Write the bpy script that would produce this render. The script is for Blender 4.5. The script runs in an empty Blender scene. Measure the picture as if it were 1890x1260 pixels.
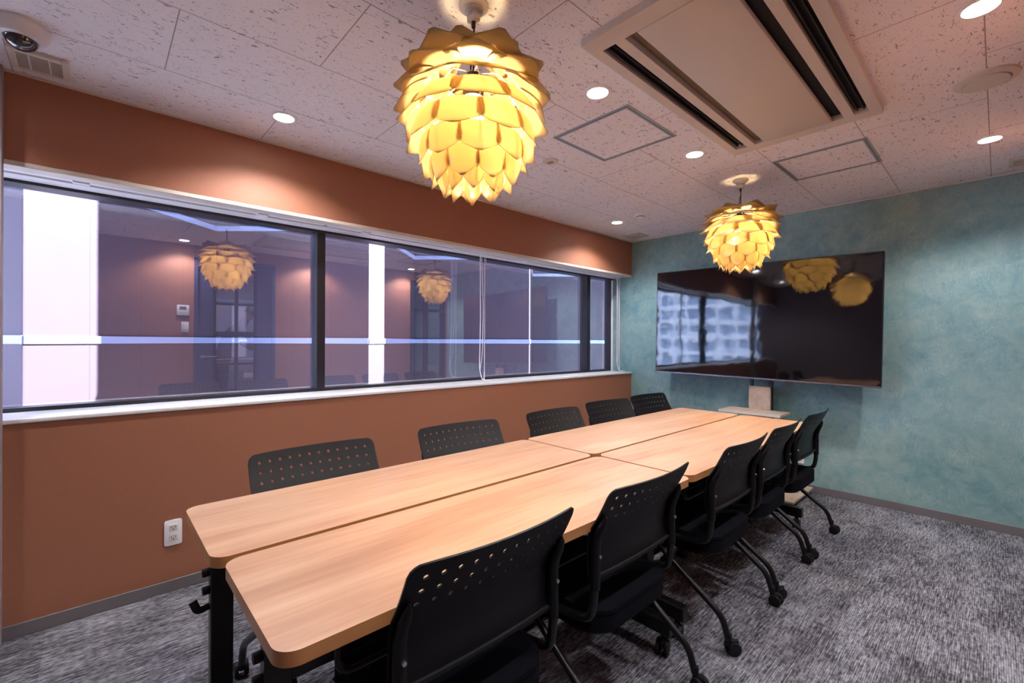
import bpy, bmesh, math, random
from mathutils import Vector, Matrix, Euler
PI=math.pi; R=math.radians
random.seed(7)
SC=bpy.context.scene; COL=SC.collection
H=2.335; W=2.95; YB=-6.2; XG=-0.31      # ceiling height, right wall, back wall, glass plane

# ------------------------------------------------------------------ materials
def newmat(n):
    m=bpy.data.materials.new(n); m.use_nodes=True; nt=m.node_tree
    for x in list(nt.nodes): nt.nodes.remove(x)
    out=nt.nodes.new('ShaderNodeOutputMaterial'); return m,nt,out
def N(nt,t,**kw):
    n=nt.nodes.new(t)
    for k,v in kw.items():
        if k in n.inputs.keys(): n.inputs[k].default_value=v
        else: setattr(n,k,v)
    return n
def L(nt,a,b): nt.links.new(a,b)
def pmat(name,col,rough=.5,metal=0.,spec=.5,noise=0.,nscale=20.,coat=0.,bump=0.,bscale=200.,trans=0.):
    m,nt,out=newmat(name); p=N(nt,'ShaderNodeBsdfPrincipled')
    p.inputs['Base Color'].default_value=(*col,1); p.inputs['Roughness'].default_value=rough
    p.inputs['Metallic'].default_value=metal; p.inputs['Specular IOR Level'].default_value=spec
    p.inputs['Coat Weight'].default_value=coat; p.inputs['Transmission Weight'].default_value=trans
    L(nt,p.outputs[0],out.inputs[0])
    tc=N(nt,'ShaderNodeTexCoord')
    if noise>0:
        nz=N(nt,'ShaderNodeTexNoise'); nz.inputs['Scale'].default_value=nscale; nz.inputs['Detail'].default_value=4
        L(nt,tc.outputs['Object'],nz.inputs['Vector'])
        mx=N(nt,'ShaderNodeMix',data_type='RGBA'); mx.inputs['A'].default_value=(*[c*(1-noise) for c in col],1)
        mx.inputs['B'].default_value=(*[min(1,c*(1+noise)) for c in col],1)
        L(nt,nz.outputs['Fac'],mx.inputs['Factor']); L(nt,mx.outputs['Result'],p.inputs['Base Color'])
    if bump>0:
        nz=N(nt,'ShaderNodeTexNoise'); nz.inputs['Scale'].default_value=bscale
        L(nt,tc.outputs['Object'],nz.inputs['Vector'])
        b=N(nt,'ShaderNodeBump'); b.inputs['Strength'].default_value=bump; b.inputs['Distance'].default_value=.002
        L(nt,nz.outputs['Fac'],b.inputs['Height']); L(nt,b.outputs[0],p.inputs['Normal'])
    return m
def emat(name,col,s):
    m,nt,out=newmat(name); e=N(nt,'ShaderNodeEmission'); e.inputs[0].default_value=(*col,1); e.inputs[1].default_value=s
    L(nt,e.outputs[0],out.inputs[0]); return m
def mth(nt,op,a,b=None,c=None):
    n=N(nt,'ShaderNodeMath',operation=op)
    for i,v in enumerate((a,b,c)):
        if v is None: continue
        if isinstance(v,(int,float)): n.inputs[i].default_value=v
        else: L(nt,v,n.inputs[i])
    return n.outputs[0]
def ramp(nt,fac,stops):
    r=N(nt,'ShaderNodeValToRGB'); el=r.color_ramp.elements
    while len(el)<len(stops): el.new(.5)
    for e,(p,c) in zip(el,stops): e.position=p; e.color=(*c,1)
    L(nt,fac,r.inputs[0]); return r.outputs[0]
def mapping(nt,scale=(1,1,1),loc=(0,0,0),rot=(0,0,0),out='Object'):
    tc=N(nt,'ShaderNodeTexCoord'); mp=N(nt,'ShaderNodeMapping')
    mp.inputs['Scale'].default_value=scale; mp.inputs['Location'].default_value=loc; mp.inputs['Rotation'].default_value=rot
    L(nt,tc.outputs[out],mp.inputs['Vector']); return mp.outputs[0]
def noise(nt,vec,scale=1,detail=3,rough=.5,dist=0.):
    n=N(nt,'ShaderNodeTexNoise'); n.inputs['Scale'].default_value=scale; n.inputs['Detail'].default_value=detail
    n.inputs['Roughness'].default_value=rough; n.inputs['Distortion'].default_value=dist
    L(nt,vec,n.inputs['Vector']); return n.outputs['Fac']
def mixc(nt,fac,a,b,mode='MIX'):
    n=N(nt,'ShaderNodeMix',data_type='RGBA',blend_type=mode)
    for k,v in (('Factor',fac),('A',a),('B',b)):
        if isinstance(v,(int,float)): n.inputs[k].default_value=v
        elif isinstance(v,tuple): n.inputs[k].default_value=(*v,1)
        else: L(nt,v,n.inputs[k])
    return n.outputs['Result']

M={}
M['brown']=pmat('brown_wallcovering',(.33,.135,.078),.55,spec=.35,noise=.05,nscale=60,bump=.25,bscale=400)
M['cream']=pmat('cream_trim',(.66,.60,.52),.4)
M['white']=pmat('white_trim',(.80,.79,.80),.35)
M['frame']=pmat('black_aluminium',(.010,.011,.016),.35,spec=.5)
M['base']=pmat('grey_vinyl',(.16,.145,.15),.45)
M['slot']=pmat('blind_slot',(.20,.15,.10),.7)
M['blackp']=pmat('black_plastic',(.006,.006,.0075),.45,spec=.22,bump=.1,bscale=900)
M['blackp_l']=pmat('grey_black_plastic',(.020,.020,.022),.45,spec=.4,bump=.2,bscale=900)
M['blackm']=pmat('black_steel',(.006,.006,.007),.35,spec=.4)
M['fabric']=pmat('black_fabric',(.0045,.005,.0085),.95,spec=.1,noise=.3,nscale=300,bump=.6,bscale=600)
M['rubber']=pmat('black_rubber',(.008,.008,.009),.6,spec=.3)
M['screw']=pmat('zinc_screw',(.6,.6,.62),.3,metal=1)
M['ivory']=pmat('ivory_plastic',(.62,.57,.51),.45)
M['plate']=pmat('white_plate',(.85,.82,.84),.35)
M['dark']=pmat('dark_void',(.010,.009,.010),.8)
M['darkslot']=pmat('slot_lining',(.018,.014,.013),.5)
M['alu']=pmat('hatch_aluminium',(.36,.42,.47),.45,metal=.3)
M['chrome']=pmat('chrome',(.7,.7,.72),.15,metal=1)
M['cord']=pmat('white_cord',(.85,.84,.86),.5)
M['tassel']=pmat('clear_tassel',(.75,.75,.80),.2)
M['navy']=pmat('navy_door',(.035,.040,.095),.45)
M['brass']=pmat('pendant_brass',(.75,.60,.40),.35,metal=.6)
M['cable']=pmat('dark_cable',(.03,.02,.015),.5)
M['tvb']=pmat('tv_black',(.006,.006,.008),.35)
M['tvedge']=pmat('tv_edge_strip',(.22,.21,.25),.25,metal=.8)
M['dome']=pmat('smoked_dome',(.02,.02,.03),.04,spec=.9,coat=1)
M['skin']=pmat('skin',(.45,.27,.20),.6)
M['shirt']=pmat('dark_shirt',(.02,.025,.05),.8)
M['trous']=pmat('dark_trousers',(.03,.03,.04),.8)
M['hair']=pmat('black_hair',(.01,.01,.01),.6)
M['office']=pmat('pale_office_wall',(.45,.50,.58),.8)
M['lens']=emat('downlight_lens',(1,.97,.93),40)
M['bulb']=emat('warm_bulb',(1,.71,.35),450)
M['lightstripe']=pmat('pale_light_stripe',(.75,.72,.78),.6)

def mk_ceiling(grid=True):
    m,nt,out=newmat('ceiling_tile'); p=N(nt,'ShaderNodeBsdfPrincipled'); p.inputs['Roughness'].default_value=.9; p.inputs['Specular IOR Level'].default_value=.15
    tc=N(nt,'ShaderNodeTexCoord'); sx=N(nt,'ShaderNodeSeparateXYZ'); L(nt,tc.outputs['Object'],sx.inputs[0])
    u=mth(nt,'ADD',sx.outputs[1],3.69+9.12); v=mth(nt,'ADD',sx.outputs[0],-.449+.909)
    cb=N(nt,'ShaderNodeCombineXYZ'); L(nt,u,cb.inputs[0]); L(nt,v,cb.inputs[1])
    br=N(nt,'ShaderNodeTexBrick'); br.offset=.5; br.offset_frequency=2
    for k,val in (('Scale',1.),('Mortar Size',.0022),('Mortar Smooth',.3),('Bias',0.),('Brick Width',.912),('Row Height',.4545)): br.inputs[k].default_value=val
    L(nt,cb.outputs[0],br.inputs['Vector'])
    # fissures: short wavy flecks running along the long side of the boards
    mp=N(nt,'ShaderNodeMapping'); mp.inputs['Scale'].default_value=(1.0,.36,1); L(nt,tc.outputs['Object'],mp.inputs['Vector'])
    n1=noise(nt,mp.outputs[0],92,2,.55,1.1)
    n2=noise(nt,mp.outputs[0],30,2)
    th=mth(nt,'ADD',n1,mth(nt,'MULTIPLY',mth(nt,'SUBTRACT',n2,.5),.25))
    fl=mth(nt,'GREATER_THAN',th,.655)
    mp2=mapping(nt,(1,.8,1)); n3=noise(nt,mp2,150,1); pin=mth(nt,'GREATER_THAN',n3,.715)
    fl2=mth(nt,'MAXIMUM',fl,mth(nt,'MULTIPLY',pin,.8))
    c=mixc(nt,fl2,(.82,.80,.83),(.37,.32,.32))
    if grid: c=mixc(nt,br.outputs['Fac'],c,(.38,.33,.33))
    L(nt,c,p.inputs['Base Color'])
    b=N(nt,'ShaderNodeBump'); b.inputs['Distance'].default_value=.002; b.inputs['Strength'].default_value=.6
    L(nt,mth(nt,'SUBTRACT',1,mth(nt,'MAXIMUM',fl2,br.outputs['Fac']) if grid else fl2),b.inputs['Height']); L(nt,b.outputs[0],p.inputs['Normal'])
    L(nt,p.outputs[0],out.inputs[0]); return m
M['ceil']=mk_ceiling(); M['ceilp']=mk_ceiling(False)

def mk_carpet():
    m,nt,out=newmat('carpet'); p=N(nt,'ShaderNodeBsdfPrincipled'); p.inputs['Roughness'].default_value=.95; p.inputs['Specular IOR Level'].default_value=.1
    big=noise(nt,mapping(nt,(1,.6,1)),2.6,4,.6)
    streak=noise(nt,mapping(nt,(210,11,1)),1,2,.6)
    cross=noise(nt,mapping(nt,(85,42,1)),1,2,.6)
    patch=noise(nt,mapping(nt,(11,4,1)),1,4,.6)
    tc=N(nt,'ShaderNodeTexCoord'); sx=N(nt,'ShaderNodeSeparateXYZ'); L(nt,tc.outputs['Object'],sx.inputs[0])
    # 50 cm tiles with slightly different tone
    fx=mth(nt,'FLOOR',mth(nt,'MULTIPLY',sx.outputs[0],2.0)); fy=mth(nt,'FLOOR',mth(nt,'MULTIPLY',sx.outputs[1],2.0))
    wn=N(nt,'ShaderNodeTexWhiteNoise',noise_dimensions='2D'); cb=N(nt,'ShaderNodeCombineXYZ'); L(nt,fx,cb.inputs[0]); L(nt,fy,cb.inputs[1]); L(nt,cb.outputs[0],wn.inputs['Vector'])
    s=mth(nt,'ADD',mth(nt,'MULTIPLY',streak,.75),mth(nt,'MULTIPLY',cross,.45))
    s=mth(nt,'ADD',s,mth(nt,'MULTIPLY',mth(nt,'SUBTRACT',patch,.5),.35))
    s=mth(nt,'ADD',s,mth(nt,'MULTIPLY',mth(nt,'SUBTRACT',big,.5),.22))
    s=mth(nt,'ADD',s,mth(nt,'MULTIPLY',mth(nt,'SUBTRACT',wn.outputs['Value'],.5),.07))
    c=ramp(nt,s,[(.42,(.030,.030,.036)),(.54,(.105,.103,.118)),(.64,(.235,.232,.262)),(.80,(.44,.44,.485))])
    rib=mth(nt,'SINE',mth(nt,'MULTIPLY',sx.outputs[0],2*PI/.0065))
    c=mixc(nt,mth(nt,'MULTIPLY',mth(nt,'LESS_THAN',rib,-.45),.45),c,(.05,.045,.05))
    L(nt,c,p.inputs['Base Color'])
    b=N(nt,'ShaderNodeBump'); b.inputs['Distance'].default_value=.004; b.inputs['Strength'].default_value=.5
    L(nt,mth(nt,'ADD',mth(nt,'MULTIPLY',rib,.3),streak),b.inputs['Height']); L(nt,b.outputs[0],p.inputs['Normal'])
    L(nt,p.outputs[0],out.inputs[0]); return m
M['carpet']=mk_carpet()

def mk_teal():
    m,nt,out=newmat('teal_mottled_wallcovering'); p=N(nt,'ShaderNodeBsdfPrincipled'); p.inputs['Roughness'].default_value=.6; p.inputs['Specular IOR Level'].default_value=.3
    big=noise(nt,mapping(nt,(1,1,1)),1.6,5,.6,.6); mid=noise(nt,mapping(nt,(1,1,1)),9,6,.68,.9)
    f=mth(nt,'ADD',mth(nt,'MULTIPLY',big,.6),mth(nt,'MULTIPLY',mid,.5))
    c=ramp(nt,f,[(.38,(.11,.24,.26)),(.52,(.185,.33,.335)),(.62,(.24,.375,.36)),(.76,(.34,.45,.41))])
    veins=None
    for sc,rt in ((26,.5),(38,-.7)):
        w=noise(nt,mapping(nt,(1,1,.35),rot=(0,rt,0)),sc,4,.6,1.6)
        a=mth(nt,'ABSOLUTE',mth(nt,'SUBTRACT',w,.5)); v=mth(nt,'MAXIMUM',mth(nt,'SUBTRACT',1,mth(nt,'MULTIPLY',a,45)),0.)
        veins=v if veins is None else mth(nt,'MAXIMUM',veins,v)
    vm=noise(nt,mapping(nt,(1,1,1),loc=(5,3,2)),5,3)
    v=mth(nt,'MULTIPLY',mth(nt,'MULTIPLY',veins,mth(nt,'MAXIMUM',mth(nt,'MULTIPLY',mth(nt,'SUBTRACT',vm,.38),3),0.)),.5)
    c=mixc(nt,v,c,(.55,.66,.64))
    L(nt,c,p.inputs['Base Color']); L(nt,p.outputs[0],out.inputs[0]); return m
M['teal']=mk_teal()

def mk_wood(name,cols,gs=1.,rough=.32):
    m,nt,out=newmat(name); p=N(nt,'ShaderNodeBsdfPrincipled'); p.inputs['Roughness'].default_value=rough; p.inputs['Specular IOR Level'].default_value=.5
    oi=N(nt,'ShaderNodeObjectInfo'); tc=N(nt,'ShaderNodeTexCoord')
    ad=N(nt,'ShaderNodeVectorMath',operation='ADD'); L(nt,tc.outputs['Object'],ad.inputs[0]); L(nt,oi.outputs['Location'],ad.inputs[1])
    def mp(sc):
        x=N(nt,'ShaderNodeMapping'); x.inputs['Scale'].default_value=sc; L(nt,ad.outputs[0],x.inputs['Vector']); return x.outputs[0]
    a=noise(nt,mp((7*gs,.9*gs,7*gs)),1,4,.55,.8); b=noise(nt,mp((60*gs,3*gs,60*gs)),1,3,.6,.3); d=noise(nt,mp((2*gs,2.2*gs,2)),1,2)
    f=mth(nt,'ADD',mth(nt,'ADD',mth(nt,'MULTIPLY',a,.6),mth(nt,'MULTIPLY',b,.25)),mth(nt,'MULTIPLY',d,.2))
    c=ramp(nt,f,[(.38,cols[0]),(.52,cols[1]),(.68,cols[2])])
    L(nt,c,p.inputs['Base Color']); L(nt,p.outputs[0],out.inputs[0]); return m
M['wood']=mk_wood('table_wood',((.39,.20,.112),(.51,.295,.178),(.60,.385,.25)),1.,.40)
M['woodedge']=mk_wood('table_edge_wood',((.40,.18,.065),(.45,.215,.08),(.49,.245,.10)),1.,.35)
M['greywood']=mk_wood('grey_oak',((.36,.28,.22),(.46,.37,.29),(.52,.43,.35)),3.,.45)

def mk_glass():
    m,nt,out=newmat('window_glass')
    g=N(nt,'ShaderNodeNewGeometry'); dt=N(nt,'ShaderNodeVectorMath',operation='DOT_PRODUCT'); L(nt,g.outputs['Normal'],dt.inputs[0]); L(nt,g.outputs['Incoming'],dt.inputs[1])
    c=mth(nt,'ABSOLUTE',dt.outputs['Value']); f=mth(nt,'POWER',mth(nt,'SUBTRACT',1,c),5)
    r=mth(nt,'ADD',mth(nt,'MULTIPLY',f,.76),.22)
    t=N(nt,'ShaderNodeBsdfTransparent'); t.inputs[0].default_value=(.86,.87,.95,1)
    gl=N(nt,'ShaderNodeBsdfGlossy'); gl.inputs['Roughness'].default_value=0.; gl.inputs[0].default_value=(1,1,1,1)
    mx=N(nt,'ShaderNodeMixShader'); L(nt,r,mx.inputs[0]); L(nt,t.outputs[0],mx.inputs[1]); L(nt,gl.outputs[0],mx.inputs[2]); L(nt,mx.outputs[0],out.inputs[0]); return m
M['glass']=mk_glass()

def mk_petal():
    m,nt,out=newmat('pendant_petal')
    tr=N(nt,'ShaderNodeBsdfTranslucent'); tr.inputs[0].default_value=(1,.86,.56,1)
    p=N(nt,'ShaderNodeBsdfPrincipled'); p.inputs['Base Color'].default_value=(.62,.43,.27,1); p.inputs['Roughness'].default_value=.38; p.inputs['Metallic'].default_value=.35
    n=noise(nt,mapping(nt,(260,260,14)),1,2)
    L(nt,mixc(nt,n,(.22,.15,.08),(.34,.25,.15)),p.inputs['Base Color'])
    mx=N(nt,'ShaderNodeMixShader'); mx.inputs[0].default_value=.48; L(nt,tr.outputs[0],mx.inputs[1]); L(nt,p.outputs[0],mx.inputs[2]); L(nt,mx.outputs[0],out.inputs[0]); return m
M['petal']=mk_petal()

def mk_facade():
    m,nt,out=newmat('facade_panels'); p=N(nt,'ShaderNodeBsdfPrincipled'); p.inputs['Roughness'].default_value=.75
    n=noise(nt,mapping(nt,(3,3,3)),1,5,.6); fine=noise(nt,mapping(nt,(40,40,6)),1,3)
    c=mixc(nt,n,(.062,.042,.056),(.084,.057,.074)); c=mixc(nt,mth(nt,'MULTIPLY',fine,.25),c,(.055,.035,.05))
    uv=N(nt,'ShaderNodeTexCoord'); sx=N(nt,'ShaderNodeSeparateXYZ'); L(nt,uv.outputs['UV'],sx.inputs[0])
    fr=mth(nt,'FRACT',sx.outputs[0]); seam=mth(nt,'LESS_THAN',fr,.022)
    c=mixc(nt,mth(nt,'MULTIPLY',seam,.5),c,(.03,.02,.027))
    L(nt,c,p.inputs['Base Color']); L(nt,p.outputs[0],out.inputs[0]); return m
M['facade']=mk_facade()
M['ledge']=pmat('pale_metal_ledge',(.36,.41,.58),.4)
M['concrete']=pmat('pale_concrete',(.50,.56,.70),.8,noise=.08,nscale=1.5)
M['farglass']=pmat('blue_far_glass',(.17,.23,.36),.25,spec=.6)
M['ground']=pmat('street',(.30,.30,.31),.9,noise=.2,nscale=.8)
def mk_tv():
    m,nt,out=newmat('tv_screen'); p=N(nt,'ShaderNodeBsdfPrincipled'); p.inputs['Base Color'].default_value=(.004,.004,.006,1); p.inputs['Roughness'].default_value=.045; p.inputs['Specular IOR Level'].default_value=.9
    n=noise(nt,mapping(nt,(1,1,1)),4.5,2); b=N(nt,'ShaderNodeBump'); b.inputs['Strength'].default_value=.35; b.inputs['Distance'].default_value=.003
    L(nt,n,b.inputs['Height']); L(nt,b.outputs[0],p.inputs['Normal']); L(nt,p.outputs[0],out.inputs[0]); return m
M['tv']=mk_tv()

# ------------------------------------------------------------------ mesh helpers
class MB:
    def __init__(s): s.bm=bmesh.new(); s.mi=0
    def _tag(s,faces):
        for f in faces: f.material_index=s.mi
    def box(s,x0,x1,y0,y1,z0,z1,bev=0,seg=2):
        a=s.bm; b0=set(a.faces)
        vs=[a.verts.new((x,y,z)) for x in(x0,x1) for y in(y0,y1) for z in(z0,z1)]
        F=[(0,1,3,2),(4,6,7,5),(0,4,5,1),(2,3,7,6),(0,2,6,4),(1,5,7,3)]
        fs=[a.faces.new([vs[i] for i in f]) for f in F]
        if bev>0:
            es=list({e for f in fs for e in f.edges})
            bmesh.ops.bevel(a,geom=es,offset=bev,segments=seg,profile=.5,affect='EDGES')
        s._tag([f for f in a.faces if f not in b0]); return s
    def cyl(s,c,r,h,axis='Z',seg=24,r2=None,bev=0):
        a=s.bm; b0=set(a.faces)
        rot={'Z':Matrix(),'X':Matrix.Rotation(PI/2,4,'Y'),'Y':Matrix.Rotation(-PI/2,4,'X')}[axis]
        g=bmesh.ops.create_cone(a,cap_ends=True,segments=seg,radius1=r,radius2=r if r2 is None else r2,depth=h,matrix=Matrix.Translation(c)@rot)
        if bev>0:
            fs=[f for f in a.faces if f not in b0]
            es=list({e for f in fs for e in f.edges if len(f.verts)>4})
            bmesh.ops.bevel(a,geom=es,offset=bev,segments=2,profile=.5,affect='EDGES')
        s._tag([f for f in a.faces if f not in b0]); return s
    def lathe(s,c,prof,seg=32):
        a=s.bm; b0=set(a.faces); rings=[]
        for r,z in prof:
            if r<1e-6: rings.append([a.verts.new((c[0],c[1],c[2]+z))])
            else: rings.append([a.verts.new((c[0]+r*math.cos(2*PI*i/seg),c[1]+r*math.sin(2*PI*i/seg),c[2]+z)) for i in range(seg)])
        for p,q in zip(rings,rings[1:]):
            for i in range(seg):
                j=(i+1)%seg
                if len(p)==1 and len(q)==1: continue
                if len(p)==1: a.faces.new((p[0],q[j],q[i]))
                elif len(q)==1: a.faces.new((p[i],p[j],q[0]))
                else: a.faces.new((p[i],p[j],q[j],q[i]))
        s._tag([f for f in a.faces if f not in b0]); return s
    def tube(s,pts,r,seg=10,ry=None,cap=True,rl=None):
        a=s.bm; b0=set(a.faces); P=[Vector(p) for p in pts]; rings=[]; up=None
        for i,p in enumerate(P):
            t=(P[min(i+1,len(P)-1)]-P[max(i-1,0)]).normalized()
            if up is None:
                up=Vector((0,1,0)) if abs(t.y)<.9 else Vector((1,0,0))
            n=(up-t*up.dot(t)).normalized(); up=n; b=t.cross(n)
            rr=ry if ry else r
            if rl: r=rr=rl[i]
            rings.append([a.verts.new(p+n*(r*math.cos(2*PI*k/seg))+b*(rr*math.sin(2*PI*k/seg))) for k in range(seg)])
        for p,q in zip(rings,rings[1:]):
            for k in range(seg): a.faces.new((p[k],p[(k+1)%seg],q[(k+1)%seg],q[k]))
        if cap: a.faces.new(rings[0][::-1]); a.faces.new(rings[-1])
        s._tag([f for f in a.faces if f not in b0]); return s
    def prism(s,outline,z0,z1,bev=0,mat_side=None):
        a=s.bm; b0=set(a.faces)
        lo=[a.verts.new((x,y,z0)) for x,y in outline]; hi=[a.verts.new((x,y,z1)) for x,y in outline]
        n=len(outline); top=a.faces.new(hi); bot=a.faces.new(lo[::-1]); sd=[]
        for i in range(n): sd.append(a.faces.new((lo[i],lo[(i+1)%n],hi[(i+1)%n],hi[i])))
        if bev>0:
            es=[e for e in top.edges]+[e for e in bot.edges]
            bmesh.ops.bevel(a,geom=es,offset=bev,segments=3,profile=.5,affect='EDGES')
        new=[f for f in a.faces if f not in b0]; s._tag(new)
        if mat_side is not None:
            for f in new:
                f.normal_update()
                if f.normal.z<.97: f.material_index=mat_side
        return s
    def build(s,name,mats,parent=None,smooth=True,loc=None):
        bmesh.ops.recalc_face_normals(s.bm,faces=s.bm.faces)
        me=bpy.data.meshes.new(name); s.bm.to_mesh(me); s.bm.free()
        if not isinstance(mats,(list,tuple)): mats=[mats]
        for m in mats: me.materials.append(m)
        if smooth:
            for p in me.polygons: p.use_smooth=True
            try: me.set_sharp_from_angle(angle=R(35))
            except Exception: pass
        o=bpy.data.objects.new(name,me); COL.objects.link(o)
        if parent is not None: o.parent=parent
        if loc is not None: o.location=loc
        return o
def tag(o,label=None,cat=None,group=None,kind=None):
    if label: o['label']=label
    if cat: o['category']=cat
    if group: o['group']=group
    if kind: o['kind']=kind
    return o
def thing(name,label,cat,loc=(0,0,0),rz=0,group=None,kind=None,rot=None):
    o=bpy.data.objects.new(name,None); o.empty_display_size=.1; COL.objects.link(o); o.location=loc
    o.rotation_euler=rot if rot else (0,0,rz); return tag(o,label,cat,group,kind)
def struct(o,label,cat): return tag(o,label,cat,kind='structure')
def copy_tree(o,parent=None):
    c=o.copy(); COL.objects.link(c)
    if parent is not None: c.parent=parent
    for ch in list(o.children): copy_tree(ch,c)
    return c
def bend(pts,r=.04,n=6):
    P=[Vector(p) for p in pts]; out=[P[0]]
    for a,b,c in zip(P,P[1:],P[2:]):
        u=(a-b);v=(c-b);d=min(r,u.length*.45,v.length*.45); p=b+u.normalized()*d; q=b+v.normalized()*d
        for i in range(n+1):
            t=i/n; out.append(p*(1-t)**2+b*2*t*(1-t)+q*t*t)
    out.append(P[-1]); return out
def rrect(x0,x1,y0,y1,r,n=8):
    o=[]
    for cx,cy,a0 in((x1-r,y1-r,0),(x0+r,y1-r,90),(x0+r,y0+r,180),(x1-r,y0+r,270)):
        for i in range(n+1):
            a=R(a0+90*i/n); o.append((cx+r*math.cos(a),cy+r*math.sin(a)))
    return o

# ------------------------------------------------------------------ room shell
XR=5.2
m=MB().box(-.34,XR+.1,YB-.1,.12,-.12,0); struct(m.build('floor',M['carpet'],smooth=False),'grey streaked carpet tile floor under the table','floor')
m=MB().box(-.34,XR+.1,YB-.1,.12,H,H+.15); struct(m.build('ceiling',M['ceil'],smooth=False),'pale fissured ceiling boards with thin joints','ceiling')
# brown window wall: parapet below, beam above with a slot for the blind
m=MB().box(-.34,0,YB,0,0,.885); m.box(-.077,0,YB,0,1.972,H); m.box(-.34,-.14,YB,0,1.975,H); m.box(-.14,-.077,YB,0,2.06,H)
struct(m.build('wall_left',M['brown'],smooth=False),'terracotta brown wall below and above the long window','wall')
m=MB().box(-.34,XR+.1,0,.12,0,H); struct(m.build('wall_far',M['teal'],smooth=False),'mottled teal wall behind the television','wall')
m=MB().box(-.34,XR+.1,YB-.12,YB,0,H); struct(m.build('wall_near',pmat('mauve_grey_wall',(.30,.25,.26),.6),smooth=False),'grey mauve end wall behind the camera','wall')
m=MB().box(0,.045,-4.76,-4.627,0,H,.002,1); struct(m.build('trim_7',pmat('mauve_grey_post',(.30,.25,.26),.6)),'narrow grey mauve post at the left border of the view','trim')
DY0,DY1,DZ=-3.52,-2.66,2.2; WY0,WY1=-.70,-.04
m=MB(); m.box(W,W+.12,YB,DY0,0,H); m.box(W,W+.12,DY1,WY0,0,H); m.box(W,W+.12,DY0,DY1,DZ,H); m.box(W,W+.12,WY0,WY1,2.2,H); m.box(W,W+.12,WY0,WY1,0,.12); m.box(W,W+.12,WY1,0,0,H)
struct(m.build('wall_right',M['brown'],smooth=False),'terracotta brown wall with the door, mirrored in the window glass','wall')
m=MB().box(XR,XR+.1,YB,0,0,H); struct(m.build('wall_corridor',M['office'],smooth=False),'pale blue grey wall of the corridor beyond the door','wall')
# baseboards, cornice
m=MB().box(0,.008,YB,0,0,.057,.002,1); struct(m.build('baseboard_left',M['base']),'grey vinyl baseboard along the brown wall','baseboard')
m=MB().box(0.008,W,-.008,0,0,.057,.002,1); struct(m.build('baseboard_far',M['base']),'grey vinyl baseboard along the teal wall','baseboard')
m=MB().box(W-.008,W,DY1+.05,WY0,0,.057); m.box(W-.008,W,YB,DY0-.05,0,.057); struct(m.build('baseboard_right',M['base']),'grey vinyl baseboard along the door wall','baseboard')
m=MB().box(0,.012,YB,0,H-.007,H); struct(m.build('trim_1',M['cream']),'thin cream strip between brown wall and ceiling','trim')
m=MB().box(.012,W,-.010,0,H-.006,H); struct(m.build('trim_2',M['cream']),'thin cream strip between teal wall and ceiling','trim')
m=MB().box(-.077,0,YB,0,1.951,1.972,.002,1); struct(m.build('trim_3',M['cream']),'cream lower edge of the brown beam above the window','trim')
m=MB().box(-.235,-.14,YB,0,1.951,1.975,.002,1); struct(m.build('trim_4',M['white']),'white soffit board over the window','trim')
m=MB().box(-.14,-.136,YB,0,1.975,2.06); m.box(-.081,-.077,YB,0,1.972,2.06); m.box(-.136,-.081,YB,0,2.055,2.06); struct(m.build('trim_5',M['slot']),'lining of the blind slot, coloured in its brown shadow tone','trim')  # slot shadow is put into the brown lining colour
m=MB().box(-.275,.008,YB,0,.885,.903,.003,2); struct(m.build('trim_6',M['white']),'white window sill board along the brown wall','trim')

# ------------------------------------------------------------------ window_1
w=thing('window_1','long window with black frame along the brown wall','window',(0,0,0),kind='structure')
m=MB(); fx0,fx1=-.345,-.238
m.box(fx0,fx1,YB,0,1.938,1.975,.002,1); m.box(fx0,-.262,YB,0,.885,.922,.002,1); m.box(fx0,-.262,-.018,0,.9,1.95); m.build('window_frame',M['frame'],w)
for yc,wd in((-3.270,.052),(-.445,.055)):
    MB().box(fx0,-.245,yc-wd/2,yc+wd/2,.92,1.94,.002,1).build('mullion',M['frame'],w)
m=MB().box(-.262,-.240,-.012,0,.903,1.951); m.build('jamb_strip',M['white'],w)
for a,b in((YB,-3.296),(-3.244,-.4725),(-.4175,-.018)):
    MB().box(XG-.004,XG+.002,a,b,.92,1.94).build('pane',M['glass'],w,smooth=False)

# ------------------------------------------------------------------ door_1 and window_2 on the right wall (seen in the reflection)
d=thing('door_1','navy door with black framed glass panes mirrored in the window','door',(W,0,0),kind='structure')
m=MB().box(-.015,.13,DY0,DY0+.035,0,DZ); m.box(-.015,.13,DY1-.035,DY1,0,DZ); m.box(-.015,.13,DY0,DY1,DZ-.035,DZ); m.build('door_frame',M['navy'],d)
gy0,gy1=-3.33,-2.86
m=MB().box(.03,.07,DY0+.035,gy0,0,DZ-.035); m.box(.03,.07,gy1,DY1-.035,0,DZ-.035); m.box(.03,.07,gy0,gy1,0,.30); m.box(.03,.07,gy0,gy1,2.1,DZ-.035); m.build('leaf',M['navy'],d)
m=MB()
for y in(gy0,-3.10,gy1-.03): m.box(.026,.074,y,y+.032,.30,2.1)
for z,t in((.30,.03),(.62,.025),(.93,.03),(1.28,.06),(1.66,.03),(2.07,.03)): m.box(.025,.075,gy0,gy1,z,z+t)
m.build('glazing_bars',M['frame'],d)
MB().box(.048,.052,gy0,gy1,.3,2.1).build('pane',M['glass'],d,smooth=False)
m=MB().cyl((.022,-3.44,1.04),.022,.014,'X'); m.tube(bend([(.02,-3.44,1.04),(-.03,-3.44,1.04),(-.03,-3.30,1.04)],.015),.009); tag(m.build('door_handle',M['chrome'],d),'chrome lever handle')
v=thing('window_2','black framed glazing at the teal corner, seen only in the window reflection','window',(W,0,0),kind='structure')
m=MB()
for y in(WY0,-.40,WY1-.03): m.box(0,.12,y,y+.03,.12,2.2)
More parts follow.
